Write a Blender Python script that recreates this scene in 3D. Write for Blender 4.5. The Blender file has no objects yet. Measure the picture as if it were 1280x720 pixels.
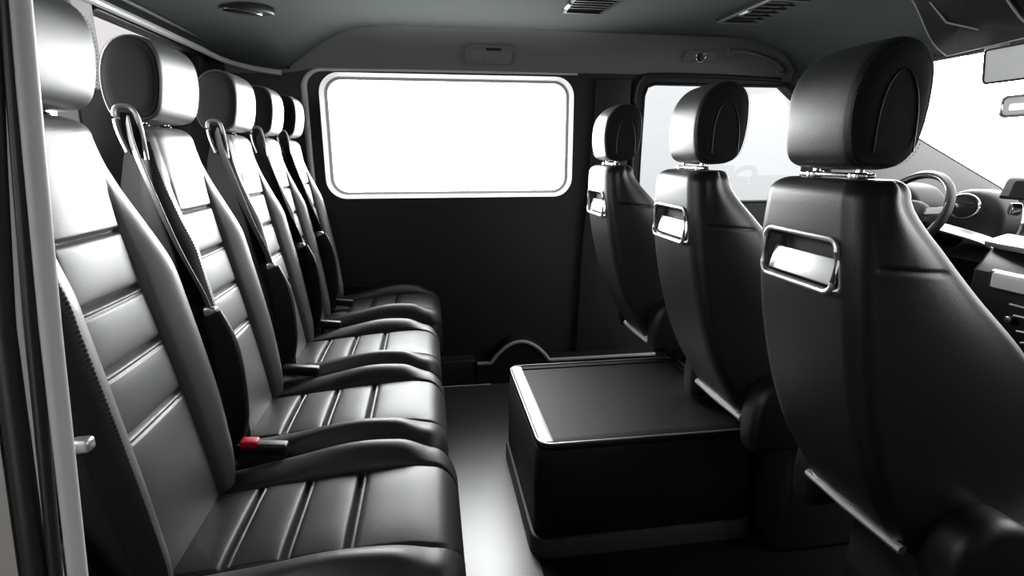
import bpy, bmesh, math, random
from mathutils import Vector, Matrix
random.seed(4)
C = bpy.context.scene
SKY_LOW, SKY_HIGH = 6.5, 34.0
COL = C.collection
PI = math.pi
sin, cos = math.sin, math.cos

# ------------------------------------------------------------------ materials
def mat(name, col, rough=.5, metal=0., bump=0., bscale=400., spec=.5, coat=0., crough=.2, vary=0., vscale=6., ior=1.5):
    m = bpy.data.materials.new(name); m.use_nodes = True
    nt = m.node_tree; n = nt.nodes; L = nt.links
    b = n['Principled BSDF']
    c = (col, col, col) if not isinstance(col, tuple) else col
    b.inputs['Base Color'].default_value = (*c, 1)
    b.inputs['Roughness'].default_value = rough
    b.inputs['Metallic'].default_value = metal
    b.inputs['Specular IOR Level'].default_value = spec
    b.inputs['IOR'].default_value = ior
    b.inputs['Coat Weight'].default_value = coat
    b.inputs['Coat Roughness'].default_value = crough
    tc = n.new('ShaderNodeTexCoord')
    nz = n.new('ShaderNodeTexNoise'); nz.inputs['Scale'].default_value = vscale; nz.inputs['Detail'].default_value = 3
    L.new(tc.outputs['Object'], nz.inputs['Vector'])
    mp = n.new('ShaderNodeMapRange')
    mp.inputs['To Min'].default_value = rough - vary; mp.inputs['To Max'].default_value = rough + vary
    L.new(nz.outputs['Fac'], mp.inputs['Value']); L.new(mp.outputs['Result'], b.inputs['Roughness'])
    if bump > 0:
        n2 = n.new('ShaderNodeTexVoronoi'); n2.inputs['Scale'].default_value = bscale
        L.new(tc.outputs['Object'], n2.inputs['Vector'])
        bp = n.new('ShaderNodeBump'); bp.inputs['Strength'].default_value = bump; bp.inputs['Distance'].default_value = .0006
        L.new(n2.outputs['Distance'], bp.inputs['Height']); L.new(bp.outputs['Normal'], b.inputs['Normal'])
    return m

def glass_mat(name, tint, gloss=.03):
    m = bpy.data.materials.new(name); m.use_nodes = True
    nt = m.node_tree; n = nt.nodes; L = nt.links; n.clear()
    o = n.new('ShaderNodeOutputMaterial'); mx = n.new('ShaderNodeMixShader')
    t = n.new('ShaderNodeBsdfTransparent'); g = n.new('ShaderNodeBsdfGlossy')
    t.inputs['Color'].default_value = (*tint, 1); g.inputs['Roughness'].default_value = .02
    mx.inputs['Fac'].default_value = gloss
    L.new(t.outputs[0], mx.inputs[1]); L.new(g.outputs[0], mx.inputs[2]); L.new(mx.outputs[0], o.inputs['Surface'])
    return m

M = {}
M['leather'] = mat('black_leather', .024, .49, bump=.2, bscale=520, spec=.5, ior=2.1, coat=.4, crough=.5, vary=.04, vscale=9)
M['leather_seat'] = mat('black_leather_dimmed', .015, .47, bump=.2, bscale=520, spec=.5, ior=1.52, vary=.04, vscale=9)  # same leather as the backrests, darkened to lower the window reflection
M['leather_back'] = mat('black_vinyl', .008, .42, bump=.25, bscale=420, spec=.55, vary=.04)
M['gusset'] = mat('matte_black_panel_and_shade', .005, .75, bump=.2, bscale=500, spec=.3)
M['stitch'] = mat('grey_thread', .10, .7)
M['plastic'] = mat('black_plastic', .005, .42, bump=.15, bscale=600)
M['plastic_soft'] = mat('dark_grained_plastic', .008, .6, bump=.3, bscale=500)
M['chrome'] = mat('chrome', .55, .2, metal=1)
M['silver'] = mat('satin_silver', .55, .35, metal=.8)
M['belt'] = mat('woven_belt', .02, .5, bump=.4, bscale=900)
M['red'] = mat('red_plastic', (.55, .01, .03), .35)
M['wall'] = mat('dark_wall_panel', .026, .55, bump=.2, bscale=300, spec=.35)
M['rail'] = mat('grey_fabric_trim', .19, .9, bump=.3, bscale=700, spec=.1)
M['ceil'] = mat('grey_headliner', (.080, .089, .088), .95, bump=.3, bscale=800, spec=.05)
M['seal'] = mat('rubber_seal', .015, .45)
M['sealgrey'] = mat('grey_trim_strip', .5, .5)
M['plinth'] = mat('dark_grey_plinth_plastic', .035, .6)
M['paint'] = mat('warm_grey_paint', (.33, .31, .29), .45)
M['frame'] = mat('pale_trim_and_highlight', .62, .4)
M['floor'] = mat('dark_vinyl_floor', .06, .37, bump=.03, bscale=200, spec=.9, vary=.02, coat=.6, crough=.42)
M['carpet'] = mat('black_carpet', .006, .95, bump=.5, bscale=900, spec=.1)
M['boxtop'] = mat('box_lid_plastic', .008, .5, bump=.1, bscale=500, spec=.22)
M['boxside'] = mat('box_side_vinyl', .007, .7, spec=.25)
M['visor'] = mat('grey_visor_vinyl', .75, .7)
M['pillar'] = mat('grey_pillar_trim', .12, .7)
M['lens'] = mat('lamp_lens', .6, .15)
M['screen'] = mat('dark_screen_glass', .02, .06)
M['glass'] = glass_mat('clear_glass', (.97, .98, .98))
M['tint'] = glass_mat('privacy_glass', (.168, .170, .172))
M['tint3'] = glass_mat('fill_opening_glass', (.72, .72, .72))
M['tint2'] = glass_mat('tinted_rear_glass', (.155, .152, .154))

# ------------------------------------------------------------------ helpers
def smooth_mesh(me, ang=40):
    for p in me.polygons: p.use_smooth = True
    try: me.set_sharp_from_angle(angle=math.radians(ang))
    except Exception: pass

def obj(name, bm, m, parent=None, ang=40, label=None):
    bmesh.ops.recalc_face_normals(bm, faces=bm.faces[:])
    me = bpy.data.meshes.new(name); bm.to_mesh(me); bm.free()
    smooth_mesh(me, ang)
    o = bpy.data.objects.new(name, me); COL.objects.link(o)
    me.materials.append(M[m])
    if parent: o.parent = parent
    if label: o['label'] = label
    return o

def tag(o, label, cat, group=None):
    o['label'] = label; o['category'] = cat
    if group: o['group'] = group
    return o

def struct(name, bm, m, parent=None, ang=40):
    o = obj(name, bm, m, parent, ang)
    if not parent: o['kind'] = 'structure'
    return o

def thing(name, label, cat, loc=(0, 0, 0), rotz=0, group=None):
    o = bpy.data.objects.new(name, None); COL.objects.link(o)
    o.empty_display_size = .05
    o.location = loc; o.rotation_euler = (0, 0, rotz)
    return tag(o, label, cat, group)

def kids(o): return [c for c in COL.objects if c.parent == o]
def dup(o, parent=None):
    c = o.copy(); COL.objects.link(c)
    if parent: c.parent = parent
    for k in kids(o): dup(k, c)
    return c

def loft(rings, bm=None, caps=True, closed=True):
    bm = bm or bmesh.new()
    R = [[bm.verts.new(p) for p in r] for r in rings]
    n = len(R[0])
    for a, b in zip(R, R[1:]):
        for i in range(n if closed else n-1):
            j = (i+1) % n
            bm.faces.new((a[i], a[j], b[j], b[i]))
    if caps:
        bm.faces.new(R[0][::-1]); bm.faces.new(R[-1])
    return bm

def cyc(pts, per=6, closed=True):
    """Catmull-Rom through points (any dimension)"""
    n = len(pts); out = []
    rng = n if closed else n-1
    for i in range(rng):
        g = lambda k: pts[k % n] if closed else pts[max(0, min(n-1, k))]
        p0, p1, p2, p3 = g(i-1), g(i), g(i+1), g(i+2)
        for s in range(per):
            t = s/per
            out.append(tuple(.5*((2*b)+(-a+c)*t+(2*a-5*b+4*c-d)*t*t+(-a+3*b-3*c+d)*t**3)
                             for a, b, c, d in zip(p0, p1, p2, p3)))
    if not closed: out.append(tuple(pts[-1]))
    return out

def lerp_tab(tab, x):
    """smooth interpolation through a table (limited cubic)"""
    n = len(tab)
    if x <= tab[0][0]: return tab[0][1]
    if x >= tab[-1][0]: return tab[-1][1]
    for i in range(n-1):
        if x <= tab[i+1][0]: break
    def sl(k): return (tab[k+1][1]-tab[k][1])/(tab[k+1][0]-tab[k][0])
    def m(k):
        if k == 0: return sl(0)
        if k == n-1: return sl(n-2)
        a, b = sl(k-1), sl(k)
        if a*b <= 0: return 0.
        return 2*a*b/(a+b) if (a+b) else 0.
    x0, y0 = tab[i]; x1, y1 = tab[i+1]; h = x1-x0; t = (x-x0)/h
    return (2*t**3-3*t**2+1)*y0+(t**3-2*t**2+t)*h*m(i)+(-2*t**3+3*t**2)*y1+(t**3-t**2)*h*m(i+1)

def box(x0, x1, y0, y1, z0, z1, bev=.004, seg=3, bm=None):
    b2 = bmesh.new()
    bmesh.ops.create_cube(b2, size=1)
    for v in b2.verts:
        v.co = Vector((x0+(v.co.x+.5)*(x1-x0), y0+(v.co.y+.5)*(y1-y0), z0+(v.co.z+.5)*(z1-z0)))
    if bev: bmesh.ops.bevel(b2, geom=b2.edges[:], offset=bev, segments=seg, profile=.5, affect='EDGES')
    if bm is None: return b2
    merge(bm, b2); return bm

def merge(bm, other, mtx=None):
    if mtx is not None: bmesh.ops.transform(other, matrix=mtx, verts=other.verts[:])
    me = bpy.data.meshes.new('tmp'); other.to_mesh(me); other.free()
    bm.from_mesh(me); bpy.data.meshes.remove(me)

def xf(bm, mtx):
    bmesh.ops.transform(bm, matrix=mtx, verts=bm.verts[:]); return bm

def tube(path, r, sides=10, closed=False, flat=1., bm=None, up=None):
    """tube along path; r number or list; flat squashes along the second frame axis"""
    P = [Vector(p) for p in path]; n = len(P); rings = []
    ref = Vector(up) if up else Vector((0, 0, 1))
    for i, p in enumerate(P):
        if closed: t = P[(i+1) % n]-P[i-1]
        else: t = P[min(i+1, n-1)]-P[max(i-1, 0)]
        t.normalize()
        a = t.cross(ref)
        if a.length < 1e-4: a = t.cross(Vector((1, .1, 0)))
        a.normalize(); b = t.cross(a)
        rr = r[i] if isinstance(r, (list, tuple)) else r
        rings.append([p+a*rr*cos(k*2*PI/sides)+b*rr*flat*sin(k*2*PI/sides) for k in range(sides)])
    if closed: rings.append(rings[0])
    bm = bm or bmesh.new()
    if closed:
        R = [[bm.verts.new(p) for p in r_] for r_ in rings[:-1]]
        for i in range(n):
            a, b = R[i], R[(i+1) % n]
            for k in range(sides):
                j = (k+1) % sides
                bm.faces.new((a[k], a[j], b[j], b[k]))
        return bm
    return loft(rings, bm)

def strap(path, w, t, side, bm=None):
    """flat strap along path; side = direction of its width"""
    P = [Vector(p) for p in path]; rings = []
    for i, p in enumerate(P):
        tg = (P[min(i+1, len(P)-1)]-P[max(i-1, 0)]).normalized()
        s = Vector(side); s = (s-tg*s.dot(tg)).normalized(); nrm = tg.cross(s)
        e = t*.5; h = w*.5
        rings.append([p-s*h-nrm*e*.4, p-s*(h-.002)-nrm*e, p+s*(h-.002)-nrm*e, p+s*h-nrm*e*.4, p+s*h+nrm*e*.4,
                      p+s*(h-.002)+nrm*e, p-s*(h-.002)+nrm*e, p-s*h+nrm*e*.4])
    return loft(rings, bm)

def rrect(x0, x1, z0, z1, r, seg=8):
    rs = r if isinstance(r, (list, tuple)) else (r,)*4
    out = []
    for (cx, cz, a0, rr) in ((x1, z1, 0, rs[0]), (x0, z1, 90, rs[1]), (x0, z0, 180, rs[2]), (x1, z0, 270, rs[3])):
        ox = cx-rr if cx == x1 else cx+rr; oz = cz-rr if cz == z1 else cz+rr
        for i in range(seg+1):
            a = math.radians(a0+90*i/seg); out.append((ox+rr*cos(a), oz+rr*sin(a)))
    return out

def plate(outer, holes, fn, th):
    """flat plate with holes; outer/holes are 2-D, fn(u,v,d) -> 3-D, d = depth"""
    bm = bmesh.new(); E_ = []
    for lp in [outer]+holes:
        vs = [bm.verts.new(fn(u, v, 0)) for u, v in lp]
        for i in range(len(vs)): E_.append(bm.edges.new((vs[i], vs[(i+1) % len(vs)])))
    bmesh.ops.triangle_fill(bm, edges=E_, use_beauty=True)
    r = bmesh.ops.extrude_face_region(bm, geom=bm.faces[:])
    d = Vector(fn(0, 0, th))-Vector(fn(0, 0, 0))
    bmesh.ops.translate(bm, vec=d, verts=[g for g in r['geom'] if isinstance(g, bmesh.types.BMVert)])
    return bm

def prism(outline, fn, d0, d1, bev=0., seg=3):
    """extruded outline with rounded rims: fn(u,v,d)"""
    n = len(outline)
    cx = sum(p[0] for p in outline)/n; cz = sum(p[1] for p in outline)/n
    ext = max(max(abs(p[0]-cx) for p in outline), max(abs(p[1]-cz) for p in outline))
    def ring(inset, d):
        out = []
        for i, (u, v) in enumerate(outline):
            (a, b), (c_, d_) = outline[i-1], outline[(i+1) % n]
            tx, tz = c_-a, d_-b; l = math.hypot(tx, tz) or 1
            nx, nz = tz/l, -tx/l
            out.append((u-nx*inset*sgn, v-nz*inset*sgn, d))
        return [fn(*p) for p in out]
    area = sum(outline[i-1][0]*outline[i][1]-outline[i][0]*outline[i-1][1] for i in range(n))
    sgn = 1 if area > 0 else -1
    rings = []
    s = 1 if d1 > d0 else -1
    if bev:
        for i in range(seg+1):
            a = PI/2*i/seg; rings.append(ring(bev*(1-sin(a)), d0+s*bev*(1-cos(a))))
        for i in range(seg+1):
            a = PI/2*i/seg; rings.append(ring(bev*(1-cos(a)), d1-s*bev*(1-sin(a))))
    else: rings = [ring(0, d0), ring(0, d1)]
    return loft(rings)

def disc(c, axis, r, th, seg=32, bev=.003):
    """short rounded cylinder centred at c"""
    o = [(r*cos(i*2*PI/seg), r*sin(i*2*PI/seg)) for i in range(seg)]
    q = Vector(axis).normalized().to_track_quat('Z', 'Y')
    c = Vector(c)
    return prism(o, lambda u, v, d: c+q@Vector((u, v, d)), -th/2, th/2, bev)

def ringpath(c, axis, rx, ry, seg=40):
    q = Vector(axis).normalized().to_track_quat('Z', 'Y'); c = Vector(c)
    return [c+q@Vector((rx*cos(i*2*PI/seg), ry*sin(i*2*PI/seg), 0)) for i in range(seg)]

G = lambda d, s: math.exp(-(d/s)**2)
def dense(a, b, n, spots, s=.010, k=5):
    """samples a..b with extra ones round the given spots"""
    out = {round(a+(b-a)*i/n, 5) for i in range(n+1)}
    for p in spots:
        for j in range(-k, k+1):
            q = p+s*j/k
            if a < q < b: out.add(round(q, 5))
    o = sorted(out); res = [o[0]]
    for q in o[1:]:
        if q-res[-1] > .0009: res.append(q)
    return res

def stitches(path, step=.006, r=.0007):
    """row of thread dashes along a path"""
    bm = bmesh.new(); P = [Vector(p) for p in path]; acc = 0
    for a, b in zip(P, P[1:]):
        L = (b-a).length
        if L < 1e-6: continue
        d = (b-a)/L
        while acc < L:
            q0 = a+d*acc; q1 = q0+d*step*.62
            tube([q0, (q0+q1)/2, q1], [r*.4, r, r*.4], 5, bm=bm); acc += step
        acc -= L
    return bm

# ------------------------------------------------------------------ rear passenger seat
ROWS = (1.00, .905, .81, .71)
def pw_back(z): return lerp_tab(((.47, .112), (.7, .102), (1.0, .089), (1.2, .09)), z)
HWB = ((.44, .150), (.50, .165), (.58, .180), (.72, .190), (.88, .190), (.97, .176), (1.03, .156), (1.08, .134), (1.12, .118), (1.17, .108))
XFB = ((.44, -.405), (.50, -.410), (.60, -.424), (.75, -.448), (.90, -.475), (1.0, -.492), (1.10, -.505), (1.17, -.515))
def front_x(y, z, hw):
    pw = pw_back(z); a = abs(y)
    x = lerp_tab(XFB, z)
    B = .036*lerp_tab(((.44, .5), (.55, .9), (.7, 1.), (.92, 1.), (1.0, .55), (1.06, .15), (1.1, .0)), z)
    if a > pw:
        s = min(1, (a-pw)/max(.01, hw-pw))
        x += B*sin(PI*min(1, s**.8*.78))
    else:
        c = 1-(a/pw)**4
        if z < 1.0:
            zz = sorted(list(ROWS)+[.50]); lo = max([q for q in zz if q <= z] or [.47]); hi = min([q for q in zz if q > z] or [1.0])
            t = (z-lo)/(hi-lo) if hi > lo else .5
            x += .005*c*(1-(2*t-1)**4)
        else: x += .005*c
    if z < 1.06: x -= .009*G(a-pw, .0036)*min(1, (1.075-z)/.05)
    if a < pw+.002:
        for i, r in enumerate(ROWS):
            x -= (.010 if i == 0 else .008)*G(z-r, .0036)
            if i: x -= .003*G(z-r+.011, .002)
    x -= .012*(a/hw)**6
    return x

def backrest_bm(hwtab=HWB):
    z0, z1 = .445, 1.175
    zs = dense(z0, z1-.03, 46, list(ROWS), .016, 8)
    rings = []
    def ring(z, inset, hw):
        ys = dense(-hw, hw, 36, [], 0)
        pw = pw_back(z)
        base = [-1+2*i/36 for i in range(37)]
        # a fixed parameter set: samples clustered at the panel edges
        ys = []
        for i in range(49):
            t = -1+2*i/48
            ys.append(t)
        P = []
        e = .012
        marks = [-hw+.0, -pw-e, -pw-.004, -pw, -pw+.004, -pw+e, pw-e, pw-.004, pw, pw+.004, pw+e, hw]
        div = [12, 4, 2, 2, 4, 16, 4, 2, 2, 4, 12]
        for m0, m1, k in zip(marks, marks[1:], div):
            for j in range(k): P.append(m0+(m1-m0)*j/k)
        P.append(hw)
        f = [(front_x(y, z, hw)-inset, y*(1-inset*2.2)) for y in P]
        xe = f[-1][0]; th = lerp_tab(((.44, .11), (.8, .115), (1.1, .085), (1.17, .06)), z)
        xb = lerp_tab(XFB, z)-th+inset
        side = []
        h2 = hw*(1-inset*2.2)
        for j in range(1, 9):
            a = PI/2*j/8
            side.append((xb+.02+(xe-xb-.02)*cos(a)**.7 if j < 8 else xb, h2+.008*sin(2*a)-.045*(1-cos(a))))
        yb = side[-1][1]
        back = [(xb, yb*(1-2*j/8)) for j in range(1, 8)]
        other = [(x, -y) for x, y in side[::-1]]
        return [(x, y, z) for x, y in f+side+back+other]
    for z in zs: rings.append(ring(z, 0, lerp_tab(hwtab, z)))
    zt = zs[-1]
    for j in range(1, 9):
        a = PI/2*j/8; z = zt+.032*sin(a)
        rr = ring(zt, .034*(1-cos(a)), lerp_tab(hwtab, zt))
        rings.append([(x, y, z-.0*x) for x, y, _ in rr])
    return loft(rings), rings

CR = (-.155, -.255, -.347)
def cushion_bm():
    x0, x1 = -.43, .037; hw0 = .208; zb = .315
    r = .055
    xs = dense(x0, x1-r, 40, list(CR), .016, 8)
    def top(y, x, hw, drop):
        a = abs(y); pw = .118+.006*(x+.15)/.3
        z = lerp_tab(((-.43, .478), (-.30, .488), (-.15, .500), (-.06, .503), (0, .495), (.04, .48)), x)
        B = lerp_tab(((-.43, .005), (-.3, .022), (-.16, .036), (-.08, .030), (-.03, .012), (.02, 0)), x)
        if a > pw:
            s = min(1, (a-pw)/(hw-pw)); z += B*sin(PI*min(1, s**.85*.80))
        else:
            c = 1-(a/pw)**4
            q = sorted(list(CR)+[-.44, .0]); lo = max([k for k in q if k <= x] or [-.44]); hi = min([k for k in q if k > x] or [.06])
            t = (x-lo)/(hi-lo); z += .006*c*(1-(2*t-1)**4)
        z -= .009*G(a-pw, .0036)
        if a < pw+.002:
            for k in CR: z -= .009*G(x-k, .004)+.003*G(x-k-.012, .002)
        z -= .020*max(0, (a-(hw-.04))/.04)**2 if a > hw-.04 else 0
        return z-drop
    def ring(x, hw, drop, lift, xd=None):
        pw = .118+.006*(x+.15)/.3
        e = .012; s = hw/hw0
        marks = [-hw, -pw*s-e, -pw*s-.004, -pw*s, -pw*s+.004, -pw*s+e, pw*s-e, pw*s-.004, pw*s, pw*s+.004, pw*s+e, hw]
        div = [12, 4, 2, 2, 4, 16, 4, 2, 2, 4, 12]; P = []
        for m0, m1, k in zip(marks, marks[1:], div):
            for j in range(k): P.append(m0+(m1-m0)*j/k)
        P.append(hw)
        X = x if xd is None else xd
        f = [(X, y, top(y/s, x, hw0, drop)) for y in P]
        ze = f[-1][2]; zl = zb+lift
        sd = []
        for j in range(1, 15):
            t = j/14; z = ze+(zl+.02-ze)*t
            bul = .010*sin(PI*t)-.006*G(z-(.452-drop*.6), .004)
            sd.append((X, hw+bul, z))
        bot = [(X, hw-.02, zl)]+[(X, (hw-.02)*(1-2*j/6), zl) for j in range(1, 6)]+[(X, -hw+.02, zl)]
        oth = [(a, -b, c) for a, b, c in sd[::-1]]
        return f+sd+bot+oth
    rings = [ring(x, hw0, 0, 0) for x in xs]
    xe = xs[-1]
    for j in range(1, 11):
        a = PI/2*j/10
        rings.append(ring(xe+.02*sin(a), hw0-.05*(1-cos(a)), r*(1-cos(a)), .012*(1-cos(a)), xe+r*sin(a)))
    return loft(rings)

HR_R0 = [(-.072, .004), (-.088, .04), (-.090, .09), (-.078, .14), (-.050, .176), (-.008, .192), (.035, .184), (.060, .155), (.066, .11), (.060, .06), (.046, .018), (.020, -.002), (-.03, -.006)]
HR_F0 = [(-.084, .006), (-.100, .045), (-.104, .10), (-.092, .155), (-.060, .195), (-.015, .214), (.030, .206), (.058, .175), (.064, .12), (.058, .06), (.042, .018), (.010, -.002), (-.04, -.006)]
HR_R = [(x*.74, z*.82) for x, z in HR_R0]
HR_F = [(x*.82, z*.88) for x, z in HR_F0]
def headrest_bm(prof, hw, zb, lean=0., gus=.02):
    pts = cyc([(-x, z) for x, z in prof] if lean < 0 else prof, 7)
    cx = sum(p[0] for p in pts)/len(pts); cz = sum(p[1] for p in pts)/len(pts)
    rings = []
    R = .026
    ys = []
    for i in range(8):                                        # rounded rim to the side face
        a = PI/2*i/7; ys.append((-hw+R*(1-cos(a))*.55, 1-.17*(1-sin(a))))
    mid = []
    for i in range(1, 12):
        t = -1+2*i/12
        mid.append((t*(hw-R*.55), 1.0+.018*(1-t*t)))
    seq = [(-hw-.004, .55), (-hw-.003, .74), (-hw-.001, .80)]+[(y, s-.004*0) for y, s in ys]
    seq2 = [(-y, s) for y, s in seq[::-1]]
    for y, s in seq+mid+seq2:
        rings.append([(cx+(x-cx)*s, y, zb+cz+(z-cz)*s) for x, z in pts])
    return loft(rings)
def hr_rim(prof, hw, zb, s=1., i0=0, i1=None, flip=False):
    pts = cyc([(-x, z) for x, z in prof] if flip else prof, 7)
    cx = sum(p[0] for p in pts)/len(pts); cz = sum(p[1] for p in pts)/len(pts)
    L = [(cx+(x-cx)*s, hw, zb+cz+(z-cz)*s) for x, z in pts]
    return L

def gusset_faces(o, hw):
    o.data.materials.append(M['gusset'])
    for p in o.data.polygons:
        if abs(p.center.y) > hw-.0025: p.material_index = 1
def rear_seat(cushion=True, dy=0.):
    t = thing('passenger_seat', '', 'seat')
    bb, brings = backrest_bm()
    br = obj('backrest', bb, 'leather', t, 60)
    br.data.materials.append(M['gusset'])
    nc = len(brings[0])
    for k_, p in enumerate(br.data.polygons):
        q_ = k_ % nc
        if k_ < nc*(len(brings)-1) and (q_ < 6 or q_ > 65) and k_//nc < len(brings)-9: p.material_index = 1  # near bolster half and sides blackened to hold shade on the camera side
    edge = [Vector(r_[6])+Vector((.0008, -.0006, 0)) for r_ in brings[:-9]]
    obj('stitching', stitches(edge, .0065, .0009), 'stitch', br, label='grey thread seam along the near bolster')
    if cushion:
        b = cushion_bm(); xf(b, Matrix.Translation((.016, dy, 0))); c = obj('cushion', b, 'leather_seat', t, 60)
        bs = box(-.42, -.03, -.17+dy, .17+dy, .19, .32, .02); obj('seat_base', bs, 'plastic', t)
        for s in (-1, 1):
            lg = box(-.34, -.10, s*.12-.02+dy, s*.12+.02+dy, 0.002, .2, .008); obj('leg', lg, 'plastic', t)
    hr = obj('headrest', xf(headrest_bm(HR_R, .098, 0), Matrix.Translation((-.535, 0, 1.190))), 'leather', t, 50)
    gusset_faces(hr, .098)
    for s in (-1, 1):
        rim = hr_rim(HR_R, s*.0975, 1.190, .965)
        rim = [(x-.535, y, z) for x, y, z in rim]
        obj('stitching', stitches(rim+[rim[0]], .0062, .0006), 'stitch', hr, label='grey thread seam')
    for s in (-1, 1):
        obj('headrest_post', tube([(-.560, s*.05, 1.12), (-.555, s*.05, 1.15), (-.545, s*.05, 1.22)], .0042), 'chrome', t, label='chrome post')
        obj('post_collar', disc((-.556, s*.05, 1.176), (0, 0, 1), .014, .012), 'plastic', t)
    # back shell, hinge cover at the hip on both sides
    for s in (-1, 1):
        o = cyc([(-.58, .40), (-.60, .50), (-.585, .60), (-.53, .655), (-.475, .60), (-.455, .50), (-.44, .40), (-.5, .36)], 6)
        obj('hinge_cover', prism(o, lambda u, v, d, s=s: (u, s*d, v), .165, .200, .014, 4), 'plastic', t)
    # belt: guide loop above the near shoulder, strap lying down the side, sleeve and buckle
    lp = [(-.540, -.155, 1.125), (-.550, -.158, 1.165), (-.551, -.158, 1.200), (-.540, -.152, 1.209), (-.524, -.146, 1.204), (-.517, -.142, 1.17), (-.515, -.140, 1.11)]
    g = obj('belt_guide', tube(cyc(lp, 6, False), .0045, 8), 'silver', t, label='silver belt guide loop')
    lp2 = [(-.538, -.150, 1.12), (-.546, -.152, 1.165), (-.546, -.150, 1.198), (-.528, -.142, 1.198), (-.521, -.138, 1.17), (-.520, -.136, 1.11)]
    bm = loft([[(x, y, z) for x, y, z in lp2], [(x-.002, y+.006, z) for x, y, z in lp2]])
    obj('guide_insert', bm, 'plastic', g)
    P = cyc([(-.532, -.158, 1.18), (-.518, -.176, 1.13), (-.490, -.188, 1.04), (-.460, -.192, .94), (-.432, -.190, .86), (-.422, -.188, .82)], 8, False)
    obj('belt_strap', strap(P, .050, .003, (.55, -.83, 0)), 'belt', t)
    e = obj('belt_anchor', box(-.432, -.408, -.192, -.172, .800, .818, .005), 'silver', t)
    S = cyc([(-.425, -.185, .80), (-.40, -.192, .74), (-.392, -.196, .66), (-.395, -.198, .58), (-.42, -.198, .50)], 8, False)
    obj('belt_sleeve', strap(S, .065, .012, (.9, -.35, 0)), 'plastic', t)
    # buckle on its stalk, far side
    B = thing_part = obj('buckle_stalk', strap(cyc([(-.46, .215, .42), (-.445, .215, .50), (-.43, .212, .60), (-.44, .208, .66)], 6, False), .028, .012, (1, 0, 0)), 'plastic', t)
    bk = obj('buckle', xf(box(-.05, .05, -.014, .014, -.014, .014, .006), Matrix.Translation((-.352, .208, .517)) @ Matrix.Rotation(.12, 4, 'Y')), 'plastic', t)
    obj('release_button', xf(box(-.052, -.018, -.012, .012, -.006, .0175, .003), Matrix.Translation((-.342, .206, .519)) @ Matrix.Rotation(.12, 4, 'Y')), 'red', bk, label='red release button')
    return t

RG = 'rear bench seats in a row'
rear = rear_seat()
rear.name = 'passenger_seat'
spots = [(-.015, .895, 1, True, 0, 'black leather rear seat nearest the camera, beside the door seal, headrest cut by the frame'),
         (-.03, 1.33, 1, True, 0, 'black leather rear seat second from the camera, its silver belt loop fully visible'),
         (-.035, 1.785, .94, True, 0, 'black leather rear seat in the middle of the row of five'),
         (-.03, 2.12, .79, False, 0, 'black leather rear backrest fourth from the camera, squeezed before the last seat'),
         (-.02, 2.415, .79, True, -.085, 'black leather rear seat farthest away, against the wall under the big window')]
for k in range(1, 5):
    dx, y, sy, cu, dy, lab = spots[k]
    c = dup(rear); c.location = (dx, y, 0); c.scale = (1, sy, 1)
    for ch in kids(c):
        nm = ch.name.split('.')[0]
        if nm in ('cushion', 'leg', 'seat_base'):
            if not cu: bpy.data.objects.remove(ch)
            else: ch.location.y = dy/sy; ch.scale.y = 1/sy
        if nm == 'buckle':
            for g in kids(ch): bpy.data.objects.remove(g)
    tag(c, lab, 'seat', RG)
for ch in kids(rear):
    nm = ch.name.split('.')[0]
    if nm == 'belt_guide':
        for g in kids(ch): bpy.data.objects.remove(g)
    if nm in ('belt_guide', 'belt_strap', 'belt_sleeve'): bpy.data.objects.remove(ch)
    elif nm == 'belt_anchor': ch.location = (-.01, -.02, -.045)
rear.location = spots[0][:2]+(0,); tag(rear, spots[0][5], 'seat', RG)

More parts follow.
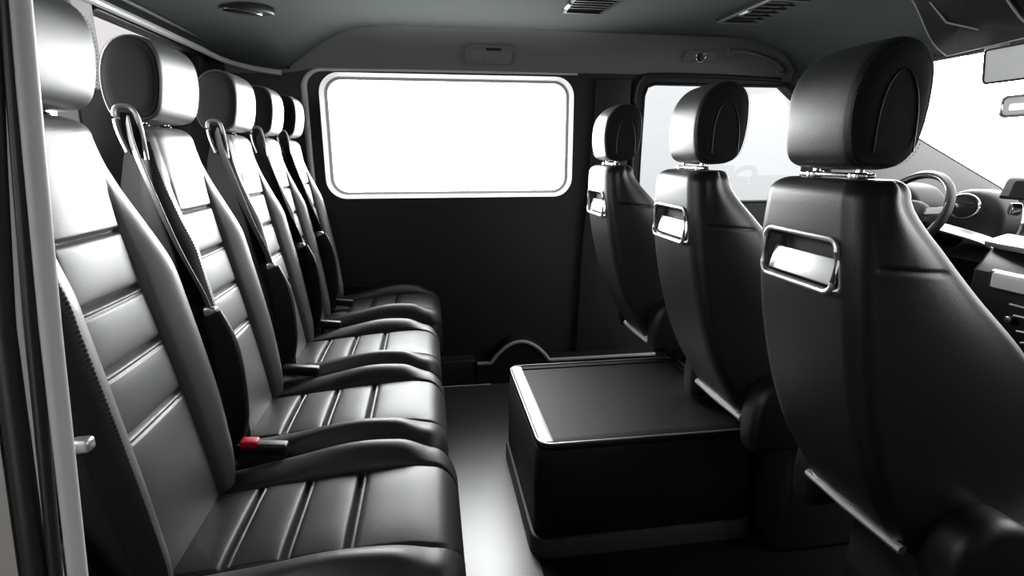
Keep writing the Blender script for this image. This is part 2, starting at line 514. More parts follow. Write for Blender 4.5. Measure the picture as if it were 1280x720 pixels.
# ------------------------------------------------------------------ front seats (seen from behind)
XB = ((.40, .835), (.45, .80), (.60, .712), (.75, .662), (.90, .632), (1.0, .622), (1.12, .620))
XFR = ((.40, 1.12), (.55, 1.13), (.68, 1.08), (.80, .975), (.90, .865), (.97, .795), (1.04, .735), (1.12, .700))
HWF = ((.40, .125), (.6, .135), (.8, .138), (.95, .134), (1.02, .126), (1.08, .118), (1.12, .112))
def front_back_bm():
    z0, z1 = .42, 1.082
    zs = dense(z0, z1-.03, 44, [.945, .905, .985], .02, 8)
    rings = []
    def ring(z, inset):
        hw = lerp_tab(HWF, z)-inset; xb = lerp_tab(XB, z)+inset; xr = lerp_tab(XFR, z)-inset*.6
        rb = .030; rf = min(.04, (xr-xb)*.35)
        out = []
        N = 30
        for i in range(N+1):                                  # back face, far -> near
            y = (hw-rb)*(1-2*i/N); x = xb-.004*(1-(y/hw)**2)
            a = abs(y)
            if a < .097:
                w = 1/(1+math.exp((a-.088)/.002)); h = 1/(1+math.exp((abs(z-.948)-.036)/.0018))
                x += .022*w*h
            out.append((x, y))
        for i in range(1, 9):
            a = PI/2*i/8; out.append((xb+rb*(1-cos(a)), -(hw-rb)-rb*sin(a)))
        M_ = 14
        for i in range(1, M_):
            t = i/M_; x = xb+rb+(xr-rf-xb-rb)*t
            seam = .003*G(z-(.952-.09*(x-.66)), .004) if x > xb+rb else 0
            out.append((x, -hw-.010*sin(PI*t)+seam))
        for i in range(0, 9):
            a = PI/2*i/8; out.append((xr-rf+rf*sin(a), -(hw-rf)-rf*cos(a)))
        for i in range(1, 8): out.append((xr-.012*sin(PI*i/8), -(hw-rf)*(1-2*i/8)))
        for i in range(0, 9):
            a = PI/2*i/8; out.append((xr-rf+rf*cos(a), (hw-rf)+rf*sin(a)))
        for i in range(1, M_):
            t = 1-i/M_; x = xb+rb+(xr-rf-xb-rb)*t
            out.append((x, hw+.010*sin(PI*t)))
        for i in range(0, 8):
            a = PI/2*i/8; out.append((xb+rb*(1-sin(a)), (hw-rb)+rb*cos(a)))
        return out
    for z in zs: rings.append([(x, y, z) for x, y in ring(z, 0)])
    zt = zs[-1]
    for j in range(1, 8):
        a = PI/2*j/7
        rings.append([(x, y, zt+.03*sin(a)+.10*(x-.66)*0) for x, y in ring(zt, .030*(1-cos(a)))])
    return loft(rings)

def front_seat():
    t = thing('front_seat', '', 'seat')
    br = obj('backrest', front_back_bm(), 'leather_back', t, 55)
    # grab recess: frame and bright insert
    fr = [(.6195, y, z) for y, z in rrect(-.093, .093, .905, .990, .018, 5)]
    g = obj('grab_handle', tube(fr, .0045, 8, True), 'silver', t, label='silver edged grab recess')
    obj('handle_insert', xf(box(-.003, .003, -.084, .084, -.022, .022, .002), Matrix.Translation((.634, 0, .935)) @ Matrix.Rotation(.25, 4, 'Y')), 'silver', g, label='bright insert plate')
    # hem trim
    obj('trim_strip', tube([(.809, -.125, .432), (.803, 0, .434), (.809, .125, .432)], .0095, 8), 'silver', t, label='bright strip along the hem of the back')
    hr = obj('headrest', xf(headrest_bm(HR_F, .080, 0), Matrix.Translation((.706, 0, 1.102))), 'leather_back', t, 50)
    gusset_faces(hr, .080)
    rim = [(x+.706, y, z) for x, y, z in hr_rim(HR_F, -.0795, 1.102, .965)]
    obj('stitching', stitches(rim+[rim[0]], .0062, .0006), 'seal', hr)
    # inner arched seam on the gusset
    ar = [(.706+(x-.715)*.85, y, 1.096+(z-1.096)*.93) for x, y, z in cyc([(.665, -.0845, 1.125), (.667, -.0845, 1.19), (.680, -.0845, 1.235), (.705, -.0845, 1.255), (.728, -.0845, 1.235), (.742, -.0845, 1.19), (.745, -.0845, 1.125)], 8, False)]
    obj('seam', tube(ar, .0012, 6), 'leather_back', hr)
    for s in (-1, 1):
        obj('headrest_post', tube([(.672, s*.05, 1.05), (.674, s*.05, 1.08), (.68, s*.05, 1.13)], .006), 'chrome', t, label='chrome post')
        obj('post_collar', disc((.673, s*.05, 1.086), (0, 0, 1), .014, .012), 'chrome', t)
    obj('post_bridge', box(.664, .680, -.08, .08, 1.083, 1.091, .003), 'chrome', t)
    # cushion, base, recliner covers
    cu = box(.86, 1.30, -.19, .19, .368, .475, .045, 5); obj('cushion', cu, 'leather_back', t)
    ba = box(.955, 1.24, -.15, .15, .005, .38, .02); obj('seat_base', ba, 'plastic_soft', t)
    for s in (-1, 1):
        o = cyc([(.800, .38), (.795, .46), (.812, .525), (.855, .560), (.91, .560), (.965, .52), (1.00, .46), (1.025, .40), (.99, .368), (.90, .366), (.82, .366)], 6)
        c = obj('recliner_cover', prism(o, lambda u, v, d, s=s: (u, s*d, v), .128, .205, .022, 5), 'plastic', t)
    return t

FG = 'front row seats seen from behind'
fs = front_seat()
fspots = [(0.005, .845, 0, 'nearest front seat seen from behind, large black headrest, in front of the steering wheel'),
          (0, 1.355, 0, 'middle front seat seen from behind, headrest against the bright side window'),
          (-.01, 1.975, 0, 'farthest front seat seen from behind, next to the dark wall between the windows')]
for k in (1, 2):
    c = dup(fs); c.location = fspots[k][:3]
    if k == 1:
        for ch in kids(c):
            if ch.name.startswith('headrest.'): ch.location.x = .016
    tag(c, fspots[k][3], 'seat', FG)
for s_, dz in ((fs, -.035), (c, .045)):
    for ch in kids(s_):
        if ch.name.startswith('recliner_cover'): ch.location = (.03 if s_ is fs else 0, 0, dz)
fs.location = fspots[0][:3]; tag(fs, fspots[0][3], 'seat', FG)

# ------------------------------------------------------------------ storage box between the aisle and the front seats
def storage_box():
    t = thing('storage_box', 'low black storage box with pale edged lid between aisle and front seats', 'box', (0, 0, 0))
    x0, x1, y0, y1, zt = .262, .925, 1.295, 1.88, .35
    rings = []
    def rr(i, z, r=.05): return [(x, y, z) for x, y in rrect(x0-i, x1+i, y0-i, y1+i, r, 8)]
    for i, z in ((-.004, .062), (0, .066), (.000, .20), (-.004, .325), (-.010, .335), (-.02, .338)): rings.append(rr(i, z))
    obj('body', loft(rings), 'boxside', t, 50)
    L = []
    for i, z, r in ((-.012, .337, .04), (-.006, .340, .045), (-.005, .346, .045), (-.008, .352, .042), (-.016, .355, .035), (-.042, .3565, .022), (-.0425, .353, .022), (-.047, .352, .02)): L.append(rr(i, z, r))
    obj('lid', loft(L), 'boxtop', t, 30)
    e = [(x, y, .3565) for x, y in rrect(x0+.008, x1-.008, y0+.008, y1-.008, .04, 8)]
    obj('edge_trim', tube(e, .0022, 6, True), 'silver', t)
    st = loft([[(x, y, z) for x, y in rrect(x0+.014-i, x0+.050+i, y0+.018, y1-.018, .006, 4)] for i, z in ((0, .353), (0, .3575), (-.002, .3585))])
    obj('side_strip', st, 'frame', t, label='pale strip along the aisle edge')
    P = []
    for i, z in ((.004, .002), (.004, .050), (0, .060), (-.012, .064)): P.append(rr(i+.006, z, .055))
    obj('plinth', loft(P), 'plinth', t)
    return t
storage_box()

# ------------------------------------------------------------------ the shell
YW = 2.62
XR, XFN = -.93, 3.16
fw = lambda u, v, d: (u, YW+d, v)
side_outline = [(XR, 0), (XFN, 0), (XFN, .90), (3.0, .955), (2.58, 1.165), (2.2, 1.345), (1.98, 1.45), (1.84, 1.53), (1.5, 1.66), (XR, 1.66)]
w1 = rrect(-.462, .684, .922, 1.468, .085, 10)
w2 = [(1.06, .885), (2.00, .885), (2.00, 1.15), (1.86, 1.36), (1.72, 1.448)]+[(1.10+.055*cos(a), 1.395+.053*sin(a)) for a in [PI/2+PI/2*i/6 for i in range(7)]]
w2 = [(1.03, .885), (1.95, .885), (1.95, 1.25), (1.85, 1.38), (1.76, 1.447), (1.085, 1.447), (1.045, 1.432), (1.03, 1.39)]
struct('wall_far', plate(side_outline, [w1, w2], fw, .07), 'wall', ang=30)
# big window: rebate rings, gasket and pane
wf = thing('window_1', '', '')
for k in ('label', 'category'): del wf[k]
wf['kind'] = 'structure'
def ring_frame(o, i, y0, y1):
    """frame between rounded rects o (outer) and i (inner) facing -Y, front at y0 outer, y1 inner"""
    bm = bmesh.new()
    def L(s, y): return [(u, y, v) for u, v in s]
    return loft([L(o, YW+.05), L(o, y0), L(i, y1), L(i, YW+.055), L(o, YW+.05)], caps=False)
obj('window_frame', ring_frame(rrect(-.462, .684, .922, 1.468, .088, 10), rrect(-.440, .664, .942, 1.450, .070, 10), YW-.010, YW+.020), 'frame', wf, 30)  # pale colour stands for daylight reflecting on the reveal
obj('gasket', ring_frame(rrect(-.441, .665, .941, 1.451, .071, 10), rrect(-.432, .656, .950, 1.442, .062, 10), YW+.016, YW+.028), 'seal', wf, 30)
obj('glass_pane', plate(rrect(-.436, .660, .946, 1.446, .064, 10), [], lambda u, v, d: (u, YW+.036+d, v), .004), 'glass', wf)
# front door window
wd = struct('window_2', tube([(u, YW-.002, v) for u, v in w2], .007, 8, True), 'plastic')
obj('glass_pane', plate([(1.02, .87), (1.96, .87), (1.96, 1.26), (1.86, 1.40), (1.765, 1.46), (1.08, 1.46), (1.03, 1.44), (1.02, 1.39)], [], lambda u, v, d: (u, YW+.036+d, v), .004), 'tint', wd)
# raised trim that runs round the door window opening (B pillar side)
pp = cyc([(1.00, YW-.012, .80), (.985, YW-.012, 1.0), (.980, YW-.012, 1.3), (.985, YW-.012, 1.42), (1.02, YW-.012, 1.475), (1.10, YW-.012, 1.485), (1.4, YW-.012, 1.485), (1.72, YW-.012, 1.475)], 6, False)
struct('trim_1', tube(pp, .010, 8), 'plastic_soft')
# pillar cover between wall window and door window
o = [(.72, .02), (.735, .6), (.755, .9), (.78, 1.2), (.785, 1.462), (.955, 1.462), (.955, .02)]
struct('trim_2', prism(o, lambda u, v, d: (u, d, v), YW-.03, YW+.01, .008), 'plastic_soft', ang=30)
# ridge around the rear side of the big window, its highlight put in as pale colour
rdg = [(-.515, .66), (-.520, .9), (-.524, 1.1), (-.524, 1.34)]+[(-.444+.08*cos(a), 1.398+.08*sin(a)) for a in [PI-PI/2*i/8 for i in range(1, 9)]]+[(-.2, 1.480), (.2, 1.481), (.70, 1.481)]
rr_ = [.014]*4+[.013-.006*i/8 for i in range(8)]+[.006, .006, .005]
struct('trim_3', tube([(u, YW-.006, v) for u, v in rdg], rr_, 10, up=(0, 1, 0)), 'frame')

# ceiling: flat panel that falls towards the rear and the windscreen, its far edge curving in over the rear
def zc(x):
    return lerp_tab(((-.93, 1.53), (-.75, 1.58), (-.45, 1.635), (-.2, 1.64), (1.1, 1.64), (1.4, 1.575), (1.62, 1.48), (1.80, 1.452)), x)
def yfar(x): return lerp_tab(((-.93, 2.615), (-.62, 2.61), (-.45, 2.575), (-.25, 2.52), (-.1, 2.49), (1.5, 2.49), (1.65, 2.52), (1.8, 2.60)), x)
def zrail(x): return lerp_tab(((-.93, 1.53), (-.75, 1.485), (-.6, 1.475), (-.537, 1.51), (-.435, 1.573), (-.333, 1.616), (-.25, 1.633), (-.15, 1.636), (1.1, 1.636), (1.4, 1.634), (1.62, 1.60), (1.80, 1.50)), x)
xs = [XR+(1.80-XR)*i/90 for i in range(91)]
R1 = []
for x in xs:
    yf, zf, z0 = yfar(x), zrail(x), zc(x)
    sec = [(x, -.32, z0), (x, yf-.75, z0)]
    for j in range(1, 11):
        t = j/10; sec.append((x, yf-.75+.75*t, z0+(zf-z0)*t**2.6))
    sec += [(x, yf+.02, zf+.02), (x, yf, 1.70), (x, -.32, 1.70)]
    R1.append(sec)
struct('ceiling', loft(R1), 'ceil', ang=50)
# side rail of the headliner (darker band above the windows)
R2 = []
for x in xs[3:]:
    yf, zf = yfar(x), zrail(x)
    zb = lerp_tab(((-.93, 1.455), (-.6, 1.462), (-.45, 1.484), (1.2, 1.488), (1.6, 1.478), (1.8, 1.462)), x)
    sec = []
    for j in range(9):
        t = j/8; a = PI/2*t
        sec.append((x, YW-.003-(YW-.003-yf)*(1-cos(a))**1.0, zb+(zf+.005-zb)*sin(a)**1.1))
    sec += [(x, YW+.02, 1.68), (x, YW+.03, zb)]
    R2.append(sec)
struct('trim_5', loft(R2), 'rail', ang=60)

# rear wall: far door window, pillar, and a near window added for light
rw = lambda u, v, d: (XR+.03-d, u, v)
h1 = rrect(1.765, 2.50, 1.285, 1.512, (.05, .04, .04, .05), 5); h2 = rrect(.25, 1.64, 1.0, 1.50, .05, 5)
struct('wall_rear', plate([(-.32, 0), (YW+.07, 0), (YW+.07, 1.70), (-.32, 1.70)], [h1, h2], rw, .05), 'wall', ang=30)
w3 = struct('window_3', tube([(XR+.034, u, v) for u, v in h1], .006, 8, True), 'seal')
obj('glass_pane', plate(rrect(1.75, 2.515, 1.27, 1.525, .05, 5), [], lambda u, v, d: (XR+.012-d, u, v), .004), 'tint2', w3)
w4 = struct('fill_window_rear', tube([(XR+.034, u, v) for u, v in h2], .006, 8, True), 'seal')  # unseen window added to throw light on the front seat backs
obj('glass_pane', plate(rrect(.24, 1.65, .99, 1.51, .05, 5), [], lambda u, v, d: (XR+.012-d, u, v), .004), 'glass', w4)
struct('trim_6', prism(rrect(1.655, 1.755, 1.29, 1.56, .01, 3), lambda u, v, d: (d, u, v), XR+.028, XR+.05, .006), 'frame')
pt = cyc([(XR+.06, 1.70, 1.52), (XR+.06, 2.1, 1.522), (XR+.065, 2.45, 1.52), (XR+.11, 2.57, 1.50), (-.72, 2.60, 1.475), (-.61, 2.605, 1.460)], 6, False)
struct('trim_7', tube(pt, .012, 8), 'frame')
struct('trim_8', tube([(x+.035, y, z+.024) for x, y, z in pt], .010, 8), 'plastic_soft')

# floor: vinyl aisle, carpet, near side, nose
struct('floor', box(XR, XFN, -.32, YW+.07, -.05, 0, 0), 'floor')
st = thing('floor_mat', 'black carpet floor mat covering the floor under the front seats', 'floor mat'); 
bpy.data.objects.remove(st)
mo = [(.275, -.30), (XFN-.05, -.30), (XFN-.05, 2.49), (1.0, 2.49), (1.0, 1.95), (.29, 1.93), (.272, 1.30)]
tag(obj('floor_mat', prism(mo, lambda u, v, d: (u, v, d), .0, .006, .002), 'carpet'), 'black carpet mat on the floor under the front seats and storage box', 'floor mat')
struct('shade_wall_near', plate([(XR, 0), (XFN, 0), (XFN, 1.70), (XR, 1.70)], [rrect(-.88, -.55, .35, 1.45, .05, 4)], lambda u, v, d: (u, -.32-d, v), .08), 'wall', ang=30)  # unseen wall added behind the camera to keep the seat sides dark
w6 = struct('fill_opening_near', tube([(u, -.318, v) for u, v in rrect(-.88, -.55, .35, 1.45, .05, 4)], .006, 8, True), 'seal')  # unseen opening added to brighten the door seal strips
obj('glass_pane', plate(rrect(-.89, -.54, .34, 1.46, .05, 4), [], lambda u, v, d: (u, -.36-d, v), .004), 'tint3', w6)
struct('wall_front', box(XFN-.02, XFN+.03, -.32, YW+.07, 0, .90, 0), 'wall')
# baseboard with wheel bump, and the bright threshold line
def bump_z(x): return .122+.105*max(0, cos((x-.42)/.145*PI/2))**.8 if abs(x-.42) < .145 else .122
up = [(x, bump_z(x)) for x in [.205+(1.2-.205)*i/90 for i in range(91)]]
o = [(.205, .0)]+up+[(1.2, .0)]
o = o[::-1]
struct('baseboard_far', prism(o, lambda u, v, d: (u, d, v), 2.525, YW, 0), 'plastic_soft', ang=30)
bd = strap([(u, 2.523, v-.010) for u, v in up], .020, .006, (0, 0, 1))
struct('trim_9', tube([(u, 2.522, v-.008) for u, v in up], .009, 8, flat=1), 'sealgrey')
struct('trim_10', tube([(XR+.1, 2.515, .004), (.27, 2.515, .004)], .004, 6), 'frame')
struct('baseboard_rear', box(XR+.1, .2, 2.53, YW, 0, .13, .01), 'wall')

# A pillar, windscreen frame and glass
ap = prism([(1.79, 1.475), (1.84, 1.505), (2.58, 1.160), (3.14, .905), (3.12, .80), (2.60, .80), (2.15, .86), (2.02, 1.0), (1.97, 1.25), (1.86, 1.40)], lambda u, v, d: (u, d, v), 2.545, YW-.002, .012, 3)
struct('trim_11', ap, 'pillar', ang=30)
struct('trim_12', tube([(1.80, 2.55, 1.487), (2.0, 2.55, 1.425), (2.58, 2.55, 1.155), (3.14, 2.55, .90)], .006, 8), 'seal')
struct('trim_13', box(1.785, 1.83, -.32, YW+.05, 1.445, 1.70, .006), 'ceil')
wsd = Vector((3.15-1.83, 0, .90-1.49)).normalized()
bm = bmesh.new(); vs = [bm.verts.new(p) for p in ((1.835, -.31, 1.50), (3.15, -.31, .905), (3.15, YW+.05, .905), (1.835, YW+.05, 1.50))]
bm.faces.new(vs)
wn = obj('window_5', bm, 'glass'); wn['kind'] = 'structure'

# ------------------------------------------------------------------ door seal beside the camera
ds = thing('door_seal', 'stacked dark rubber and grey strips of the door opening along the left edge', 'door seal')
def seal_strip(name, xs_, r, m, y, flat=1.0, mm=None):
    # xs_: offsets along X from the main slanted line at y
    base0 = Vector((-.296, .5, 1.233)); d = Vector((-.336+.296, 0, .724-1.233))
    P = []
    for i in range(-3, 26):
        t = i/12-.0
        o0, o1, o2 = xs_
        tt = max(-.3, min(1.6, t)); off = o0+(o1-o0)*tt*2 if tt < .5 else o1+(o2-o1)*(tt-.5)*2
        p = base0+d*t; P.append((p.x+off, y, p.z))
    P = [p for p in P if p[2] > .02]
    return obj(name, tube(P, r, 12, flat=flat, up=(0, 1, 0)), m, ds)
seal_strip('trim_strip', (-.0045, -.010, -.012), .0078, 'sealgrey', .500, mm=1)
seal_strip('rubber_lip', (-.0105, -.022, -.029), .0055, 'seal', .497)
seal_strip('trim_strip', (-.0165, -.030, -.030), .0052, 'sealgrey', .500)
seal_strip('rubber_lip', (-.0245, -.044, -.046), .0120, 'seal', .500)
bm = loft([[(-.62, .49, 1.35), (-.325, .49, 1.35), (-.325, .52, 1.35), (-.62, .52, 1.35)],
           [(-.70, .49, .95), (-.372, .49, .95), (-.372, .52, .95), (-.70, .52, .95)],
           [(-.80, .49, .45), (-.415, .49, .45), (-.415, .52, .45), (-.80, .52, .45)],
           [(-.80, .49, .02), (-.44, .49, .02), (-.44, .52, .02), (-.80, .52, .02)]])
struct('door_1', bm, 'paint')

# ------------------------------------------------------------------ ceiling fittings
def zca(x): return zc(x)
def ceiling_vent(pts, label, nm='ceiling_vent'):
    """pts: four floor-plan corners"""
    t = thing(nm, label, 'vent', (0, 0, 0), 0, 'ceiling vents')
    cx = sum(p[0] for p in pts)/4; cy = sum(p[1] for p in pts)/4
    z = zc(cx)
    def q(s, zz): return [(cx+(x-cx)*s, cy+(y-cy)*s, zz) for x, y in pts]
    obj('frame', loft([q(1, z+.004), q(1, z-.008), q(.96, z-.013), q(.86, z-.013), q(.84, z-.002)], caps=False), 'plastic', t, 30)
    obj('backing', loft([q(.85, z-.004), q(.85, z+.003)]), 'seal', t)
    (ax, ay), (bx, by), (cx2, cy2), (dx, dy) = [(cx+(x-cx)*.84, cy+(y-cy)*.84) for x, y in pts]
    for k in range(1, 6):
        s = k/6
        p0 = (ax+(dx-ax)*s, ay+(dy-ay)*s, z-.009); p1 = (bx+(cx2-bx)*s, by+(cy2-by)*s, z-.009)
        obj('slat', strap([p0, p1], .006, .002, (0, .3, .9)), 'seal', t)
    # directional tab
    obj('tab', box(cx-.09, cx-.075, cy-.03, cy+.03, z-.017, z-.010, .002), 'silver', t)
    return t
ceiling_vent([(.50, 1.93), (.68, 1.93), (.66, 2.15), (.51, 2.15)], 'black slatted ceiling vent above the middle of the far window')
ceiling_vent([(1.13, 1.80), (1.34, 1.80), (1.29, 2.15), (1.12, 2.15)], 'black slatted ceiling vent further forward above the middle front seat')

t = thing('ceiling_lamp', 'glossy oval ceiling lamp above the rear seats', 'lamp')
o = [(.10*cos(a), .05*sin(a)) for a in [i*2*PI/28 for i in range(28)]]
Q = Matrix.Rotation(math.radians(35), 3, 'Z')
def lampfn(u, v, d): p = Q@Vector((u, v, 0)); return (p.x-.60, p.y+2.14, zc(-.60)-d)
obj('housing', prism(o, lampfn, -.012, .020, .008), 'plastic', t)
obj('lens', prism([(u*.68-.01, v*.6) for u, v in o], lampfn, .018, .028, .006), 'chrome', t)

# fittings on the side rail
def railp(x, z):   # a point on the rail at that height
    yf, zf = yfar(x), zrail(x)
    s = min(1, max(0, (z-1.485)/(zf-1.487))); a = math.asin(min(1, s**(1/1.1)))
    return YW-.003-(YW-.003-yf)*(1-cos(a))
t = thing('coat_hook', 'grey oval recess with small hook above the big side window', 'hook')
o = rrect(.165, .405, 1.512, 1.585, .033, 6)
def rf(off): return lambda u, v, d: (u, railp(u, v)-d-off, v)
obj('bezel', tube([(u, railp(u, v)-.001, v) for u, v in o], .004, 8, True), 'rail', t)
obj('recess_plate', prism([(.285+(u-.285)*.93, 1.548+(v-1.548)*.88) for u, v in o], rf(0), -.004, .003, .001), 'rail', t)
obj('hook', prism(rrect(.20, .26, 1.525, 1.572, .012, 4), rf(0), -.002, .010, .004), 'rail', t)
obj('latch', prism(rrect(.27, .34, 1.568, 1.578, .004, 3), rf(0), -.002, .008, .002), 'plastic', t)

t = thing('reading_lamp', 'small round reading lamp with chrome crescent above the front door window', 'lamp')
yy = railp(1.285, 1.565)
obj('housing', prism(rrect(1.20, 1.37, 1.545, 1.59, .022, 6), rf(0), -.004, .010, .004), 'rail', t)
obj('bezel', tube(ringpath((1.285, yy-.013, 1.567), (0, -1, -.3), .024, .024, 28), .003, 8, True), 'chrome', t)
obj('lens', disc((1.285, yy-.012, 1.567), (0, -1, -.3), .021, .010), 'screen', t)

t = thing('grab_handle', 'grey grab handle on the rail above the front door window', 'handle')
P = cyc([(1.43, railp(1.43, 1.585)+.002, 1.590), (1.445, railp(1.45, 1.58)-.035, 1.588), (1.52, railp(1.52, 1.57)-.045, 1.578), (1.62, railp(1.6, 1.55)-.045, 1.556), (1.70, railp(1.68, 1.5)-.035, 1.520), (1.72, railp(1.7, 1.5)+.01, 1.512)], 6, False)
obj('grip', tube(P, .013, 10, flat=.7), 'rail', t)
for x, z in ((1.43, 1.588), (1.715, 1.512)): obj('end_cap', box(x-.022, x+.022, railp(x, z)-.012, railp(x, z)+.01, z-.020, z+.018, .006), 'rail', t)

# overhead console between visors
t = thing('overhead_console', 'dark lozenge shaped overhead console at the front of the ceiling', 'console')
pts = [(1.375, 1.524), (1.352, 1.30), (1.704, 1.40), (1.74, 1.728)]
def qz(x, dz): return zc(x)-dz
cx, cy = 1.54, 1.50
zcon = [z for z in (1,)]
def qq(s, dz):
    out = []
    for i in range(4):
        (ax, ay), (bx, by) = pts[i], pts[(i+1) % 4]
        for k in range(8):
            x = ax+(bx-ax)*k/8; y = ay+(by-ay)*k/8
            x = cx+(x-cx)*s; y = cy+(y-cy)*s
            out.append((x, y, zc(x)-dz))
    return out
obj('body', loft([qq(1, -.01), qq(1, .014), qq(.96, .020), qq(.1, .020)]), 'plastic_soft', t, 30)
obj('rim', tube(qq(.99, .018), .003, 6, True), 'sealgrey', t)
obj('divider', tube([(1.42, 1.50, zc(1.42)-.022), (1.52, 1.53, zc(1.52)-.024), (1.58, 1.48, zc(1.58)-.024)], .0025, 6), 'sealgrey', t)

# sun visor and rear-view mirror by the windscreen header
t = thing('sun_visor', 'pale grey sun visor folded down at the top of the windscreen', 'sun visor')
o = rrect(1.10, 1.610, 1.340, 1.440, .012, 5)
vf = lambda u, v, d: (1.765+d+(1.44-v)*.15, u, v)
obj('panel', prism(o, vf, -.008, .008, .005), 'visor', t)
obj('edge_piping', tube([vf(u, v, -.008) for u, v in o], .0035, 8, True), 'seal', t)
obj('hinge', box(1.755, 1.79, 1.56, 1.615, 1.438, 1.456, .004), 'frame', t)
t = thing('rear_view_mirror', 'rear-view mirror with silver rim hanging before the windscreen', 'mirror')
o = rrect(1.24, 1.512, 1.232, 1.290, .014, 5)
mf = lambda u, v, d: (1.75+d, u, v)
obj('housing', prism(o, mf, -.004, .030, .006), 'plastic', t)
obj('rim', tube([mf(u, v, -.004) for u, v in o], .004, 8, True), 'silver', t)
obj('bezel', prism([(1.376+(u-1.376)*.95, 1.261+(v-1.261)*.85) for u, v in o], mf, -.006, -.003, 0), 'visor', t)
obj('mirror_glass', prism(rrect(1.27, 1.485, 1.248, 1.268, .006, 4), mf, -.009, -.006, 0), 'screen', t)
obj('stem', tube([(1.775, 1.376, 1.26), (1.80, 1.376, 1.33), (1.81, 1.376, 1.45)], .009, 8), 'plastic', t)

# ------------------------------------------------------------------ dashboard and cockpit
t = thing('dashboard', 'black dashboard with round silver-ringed air vent and silver trims', 'dashboard')
prof = [(3.12, .03), (3.12, .84), (2.85, .865), (2.55, .87), (2.36, .87), (2.28, .86), (2.25, .80), (2.20, .76), (2.17, .70), (2.25, .5), (2.35, .3), (2.4, .03)]
prof = [(u, v) for u, v in prof]
obj('body', prism(prof, lambda u, v, d: (u, d, v), .05, 2.54, .015), 'plastic', t, 35)
# round vent in its grey housing
hs = cyc([(2.0, .83), (2.02, .90), (2.06, .965), (2.14, .985), (2.22, .965), (2.265, .90), (2.25, .80), (2.2, .785), (2.08, .805)], 5)
hc = [(y, z) for y, z in hs]
o = [(1.905+(-(u-2.13))*1.05, v) for u, v in hs]
vent = obj('vent_housing', prism(o, lambda u, v, d: (2.20+d, u, v), -.06, .04, .02, 4), 'plastic_soft', t)
obj('vent_ring', tube(ringpath((2.098, 1.887, .918), (-1, -.35, .1), .052, .047), .006, 8, True), 'chrome', vent, label='silver vent ring')
obj('vent_core', disc((2.106, 1.890, .918), (-1, -.35, .1), .046, .02), 'seal', vent)
for k in (-1, 0, 1):
    obj('vent_slat', strap([(2.100, 1.850, .918+k*.016), (2.096, 1.925, .918+k*.016)], .010, .002, (1, 0, .2)), 'plastic', vent)
obj('shelf_trim', strap(cyc([(2.06, 2.03, .835), (2.08, 1.93, .825), (2.11, 1.80, .80), (2.12, 1.72, .775)], 5, False), .045, .012, (.8, 0, .5)), 'silver', t)
# instrument hood behind the wheel
hd = cyc([(2.03, .78), (2.02, .90), (2.07, .97), (2.15, .995), (2.26, .985), (2.34, .93), (2.35, .78)], 6, True)
obj('instrument_hood', prism([(u+.02, v) for u, v in hd], lambda u, v, d: (2.10+d, u, v), -.05, .10, .02), 'plastic_soft', t)
# centre stack
cs = prism([(2.28, .03), (2.28, .84), (2.18, .87), (1.99, .80), (1.93, .72), (1.93, .50), (2.0, .35), (2.06, .03)], lambda u, v, d: (u, d, v), 1.10, 1.66, .02)
obj('centre_stack', cs, 'plastic', t, 35)
obj('stack_shelf', strap(cyc([(2.01, 1.66, .822), (1.985, 1.55, .822), (1.98, 1.40, .82), (1.98, 1.12, .82)], 5, False), .08, .02, (1, 0, .35)), 'silver', t)
sd = obj('stereo', prism(rrect(1.15, 1.585, .665, .735, .012, 4), lambda u, v, d: (1.93+d, u, v), -.014, .02, .005), 'chrome', t, label='bright stereo panel')
obj('stereo_face', prism(rrect(1.17, 1.570, .675, .727, .008, 4), lambda u, v, d: (1.93+d, u, v), -.018, -.010, .002), 'frame', sd)
for k, z in enumerate((.630, .600, .555, .525)):
    obj('trim_bar', tube([(1.922, 1.15, z), (1.918, 1.4, z), (1.922, 1.50-.02*k, z-.004*k)], .004, 6), 'silver', t)
for k in range(4):
    obj('knob', disc((1.92, 1.28+k*.07, .578), (-1, 0, 0), .013, .02), 'chrome', t)

t = thing('tablet_screen', 'dark hooded screen standing on top of the centre of the dashboard', 'screen')
o = rrect(1.20, 1.70, .965, 1.045, (.02, .03, .01, .01), 5)
obj('housing', prism(o, lambda u, v, d: (2.06+d+(v-1)*.3, u, v), -.03, .05, .012), 'plastic_soft', t)
obj('display', prism(rrect(1.22, 1.66, .975, 1.03, .008, 4), lambda u, v, d: (2.06+d+(v-1)*.3, u, v), -.034, -.028, 0), 'screen', t)
obj('stand', tube([(2.10, 1.6, .83), (2.09, 1.6, .90), (2.10, 1.6, .98)], [.05, .035, .03], 12), 'plastic', t)
obj('stand_knob', disc((2.06, 1.66, .93), (-.8, .5, 0), .022, .03), 'chrome', t)

t = thing('steering_wheel', 'black steering wheel with bright rim edge behind the nearest headrest', 'steering wheel')
wc = Vector((1.965, 2.0, .890)); ax = Vector((-.90, 0, .42)).normalized()
obj('rim', tube(ringpath(wc, ax, .165, .165, 56), .016, 12, True), 'plastic', t)
obj('rim_inlay', tube(ringpath(wc+ax*.010, ax, .156, .156, 56), .0055, 8, True), 'chrome', t)
q = ax.to_track_quat('Z', 'Y')
hubo = cyc([(.06, .035), (0, .05), (-.06, .035), (-.07, -.02), (-.035, -.07), (.035, -.07), (.07, -.02)], 6)
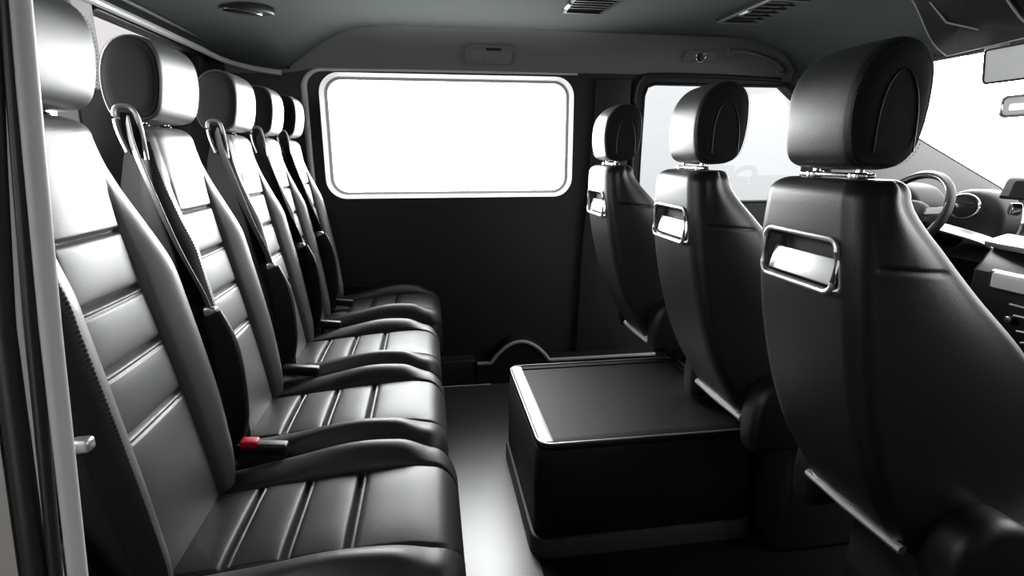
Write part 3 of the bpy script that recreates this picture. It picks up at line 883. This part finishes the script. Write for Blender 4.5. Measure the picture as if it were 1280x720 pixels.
# frame of the wheel plane
u_ = Vector((0, 1, 0)); v_ = ax.cross(u_).normalized()
if v_.z < 0: v_ = -v_
hf = lambda a, b, d: wc+u_*a+v_*b+ax*d
hb = obj('hub', prism(hubo, hf, -.03, .012, .012), 'plastic_soft', t)
obj('emblem', prism([(.02*cos(i*2*PI/20), .012*sin(i*2*PI/20)) for i in range(20)], hf, .010, .015, .002), 'chrome', hb)
for (a, b) in ((.165, .02), (-.165, .02), (.05, -.162), (-.05, -.162)):
    obj('spoke', strap([hf(a*.3, b*.3, -.006), hf(a*.65, b*.65, -.002), hf(a, b, 0)], .030, .012, u_ if abs(a) < .1 else v_), 'silver', t)
obj('column', tube([hf(0, 0, -.02), hf(0, 0, -.12), hf(0, 0, -.26)], [.035, .045, .05], 14), 'plastic', t)
obj('stalk', tube([hf(0, .02, -.06), hf(-.10, .05, -.05), hf(-.15, .06, -.04)], .007, 8), 'plastic', t)

# ------------------------------------------------------------------ daylight
w = bpy.data.worlds.new('overcast_sky'); C.world = w; w.use_nodes = True
nt = w.node_tree; n = nt.nodes; L = nt.links
bg = n['Background']; tc = n.new('ShaderNodeTexCoord'); sp = n.new('ShaderNodeSeparateXYZ'); cr = n.new('ShaderNodeValToRGB'); mr = n.new('ShaderNodeMapRange')
L.new(tc.outputs['Generated'], sp.inputs[0]); L.new(sp.outputs['Z'], mr.inputs['Value'])
mr.inputs['From Min'].default_value = -1; mr.inputs['From Max'].default_value = 1
cr.color_ramp.elements[0].position = .30; cr.color_ramp.elements[0].color = (.55, .55, .55, 1)
cr.color_ramp.elements[1].position = .56; cr.color_ramp.elements[1].color = (1, 1, 1, 1)
L.new(mr.outputs[0], cr.inputs[0]); L.new(cr.outputs[0], bg.inputs['Color'])
ms = n.new('ShaderNodeMapRange'); ms.interpolation_type = 'SMOOTHSTEP'         # brighter sky on the far side of the van
ms.inputs['From Min'].default_value = .35; ms.inputs['From Max'].default_value = .80
ms.inputs['To Min'].default_value = SKY_LOW; ms.inputs['To Max'].default_value = SKY_HIGH
L.new(sp.outputs['Y'], ms.inputs['Value'])
mb = n.new('ShaderNodeMapRange'); mb.interpolation_type = 'SMOOTHSTEP'         # and a little brighter behind it
mb.inputs['From Min'].default_value = .2; mb.inputs['From Max'].default_value = -.8
mb.inputs['To Min'].default_value = 0; mb.inputs['To Max'].default_value = 2.5
ad = n.new('ShaderNodeMath'); ad.operation = 'ADD'
L.new(sp.outputs['X'], mb.inputs['Value']); L.new(ms.outputs[0], ad.inputs[0]); L.new(mb.outputs[0], ad.inputs[1])
L.new(ad.outputs[0], bg.inputs['Strength'])

def portal(loc, size, d):
    l = bpy.data.lights.new('window_light', 'AREA'); l.shape = 'RECTANGLE'; l.size, l.size_y = size; l.cycles.is_portal = True
    o = bpy.data.objects.new('window_light', l); COL.objects.link(o); o.location = loc
    d = Vector(d).normalized()
    X = Vector((0, 0, 1)).cross(-d).normalized(); Y = (-d).cross(X)
    o.rotation_euler = Matrix((X, Y, -d)).transposed().to_euler()
portal((.11, YW+.09, 1.195), (1.16, .58), (0, -1, 0))
portal((1.49, YW+.09, 1.165), (.96, .58), (0, -1, 0))
portal((XR-.05, 2.13, 1.40), (.76, .25), (1, 0, 0))
portal((XR-.05, .945, 1.25), (1.42, .52), (1, 0, 0))
portal((2.51, 1.15, 1.22), (2.95, 1.46), (-.41, 0, -.91))

# ------------------------------------------------------------------ camera
F = 680.; pitch = math.atan2(360-193, F); yaw = math.atan2(640-535, math.hypot(F, 167))
cam = bpy.data.cameras.new('camera'); co = bpy.data.objects.new('camera', cam); COL.objects.link(co)
cam.sensor_width = 36; cam.lens = F/1280*36; cam.clip_start = .02
co.location = (0, 0, 1.12); co.rotation_euler = (PI/2-pitch, 0, -yaw)
C.camera = co
C.view_settings.view_transform = 'Standard'; C.view_settings.look = 'None'; C.view_settings.gamma = 1
C.view_settings.exposure = 0; C.view_settings.use_curve_mapping = False
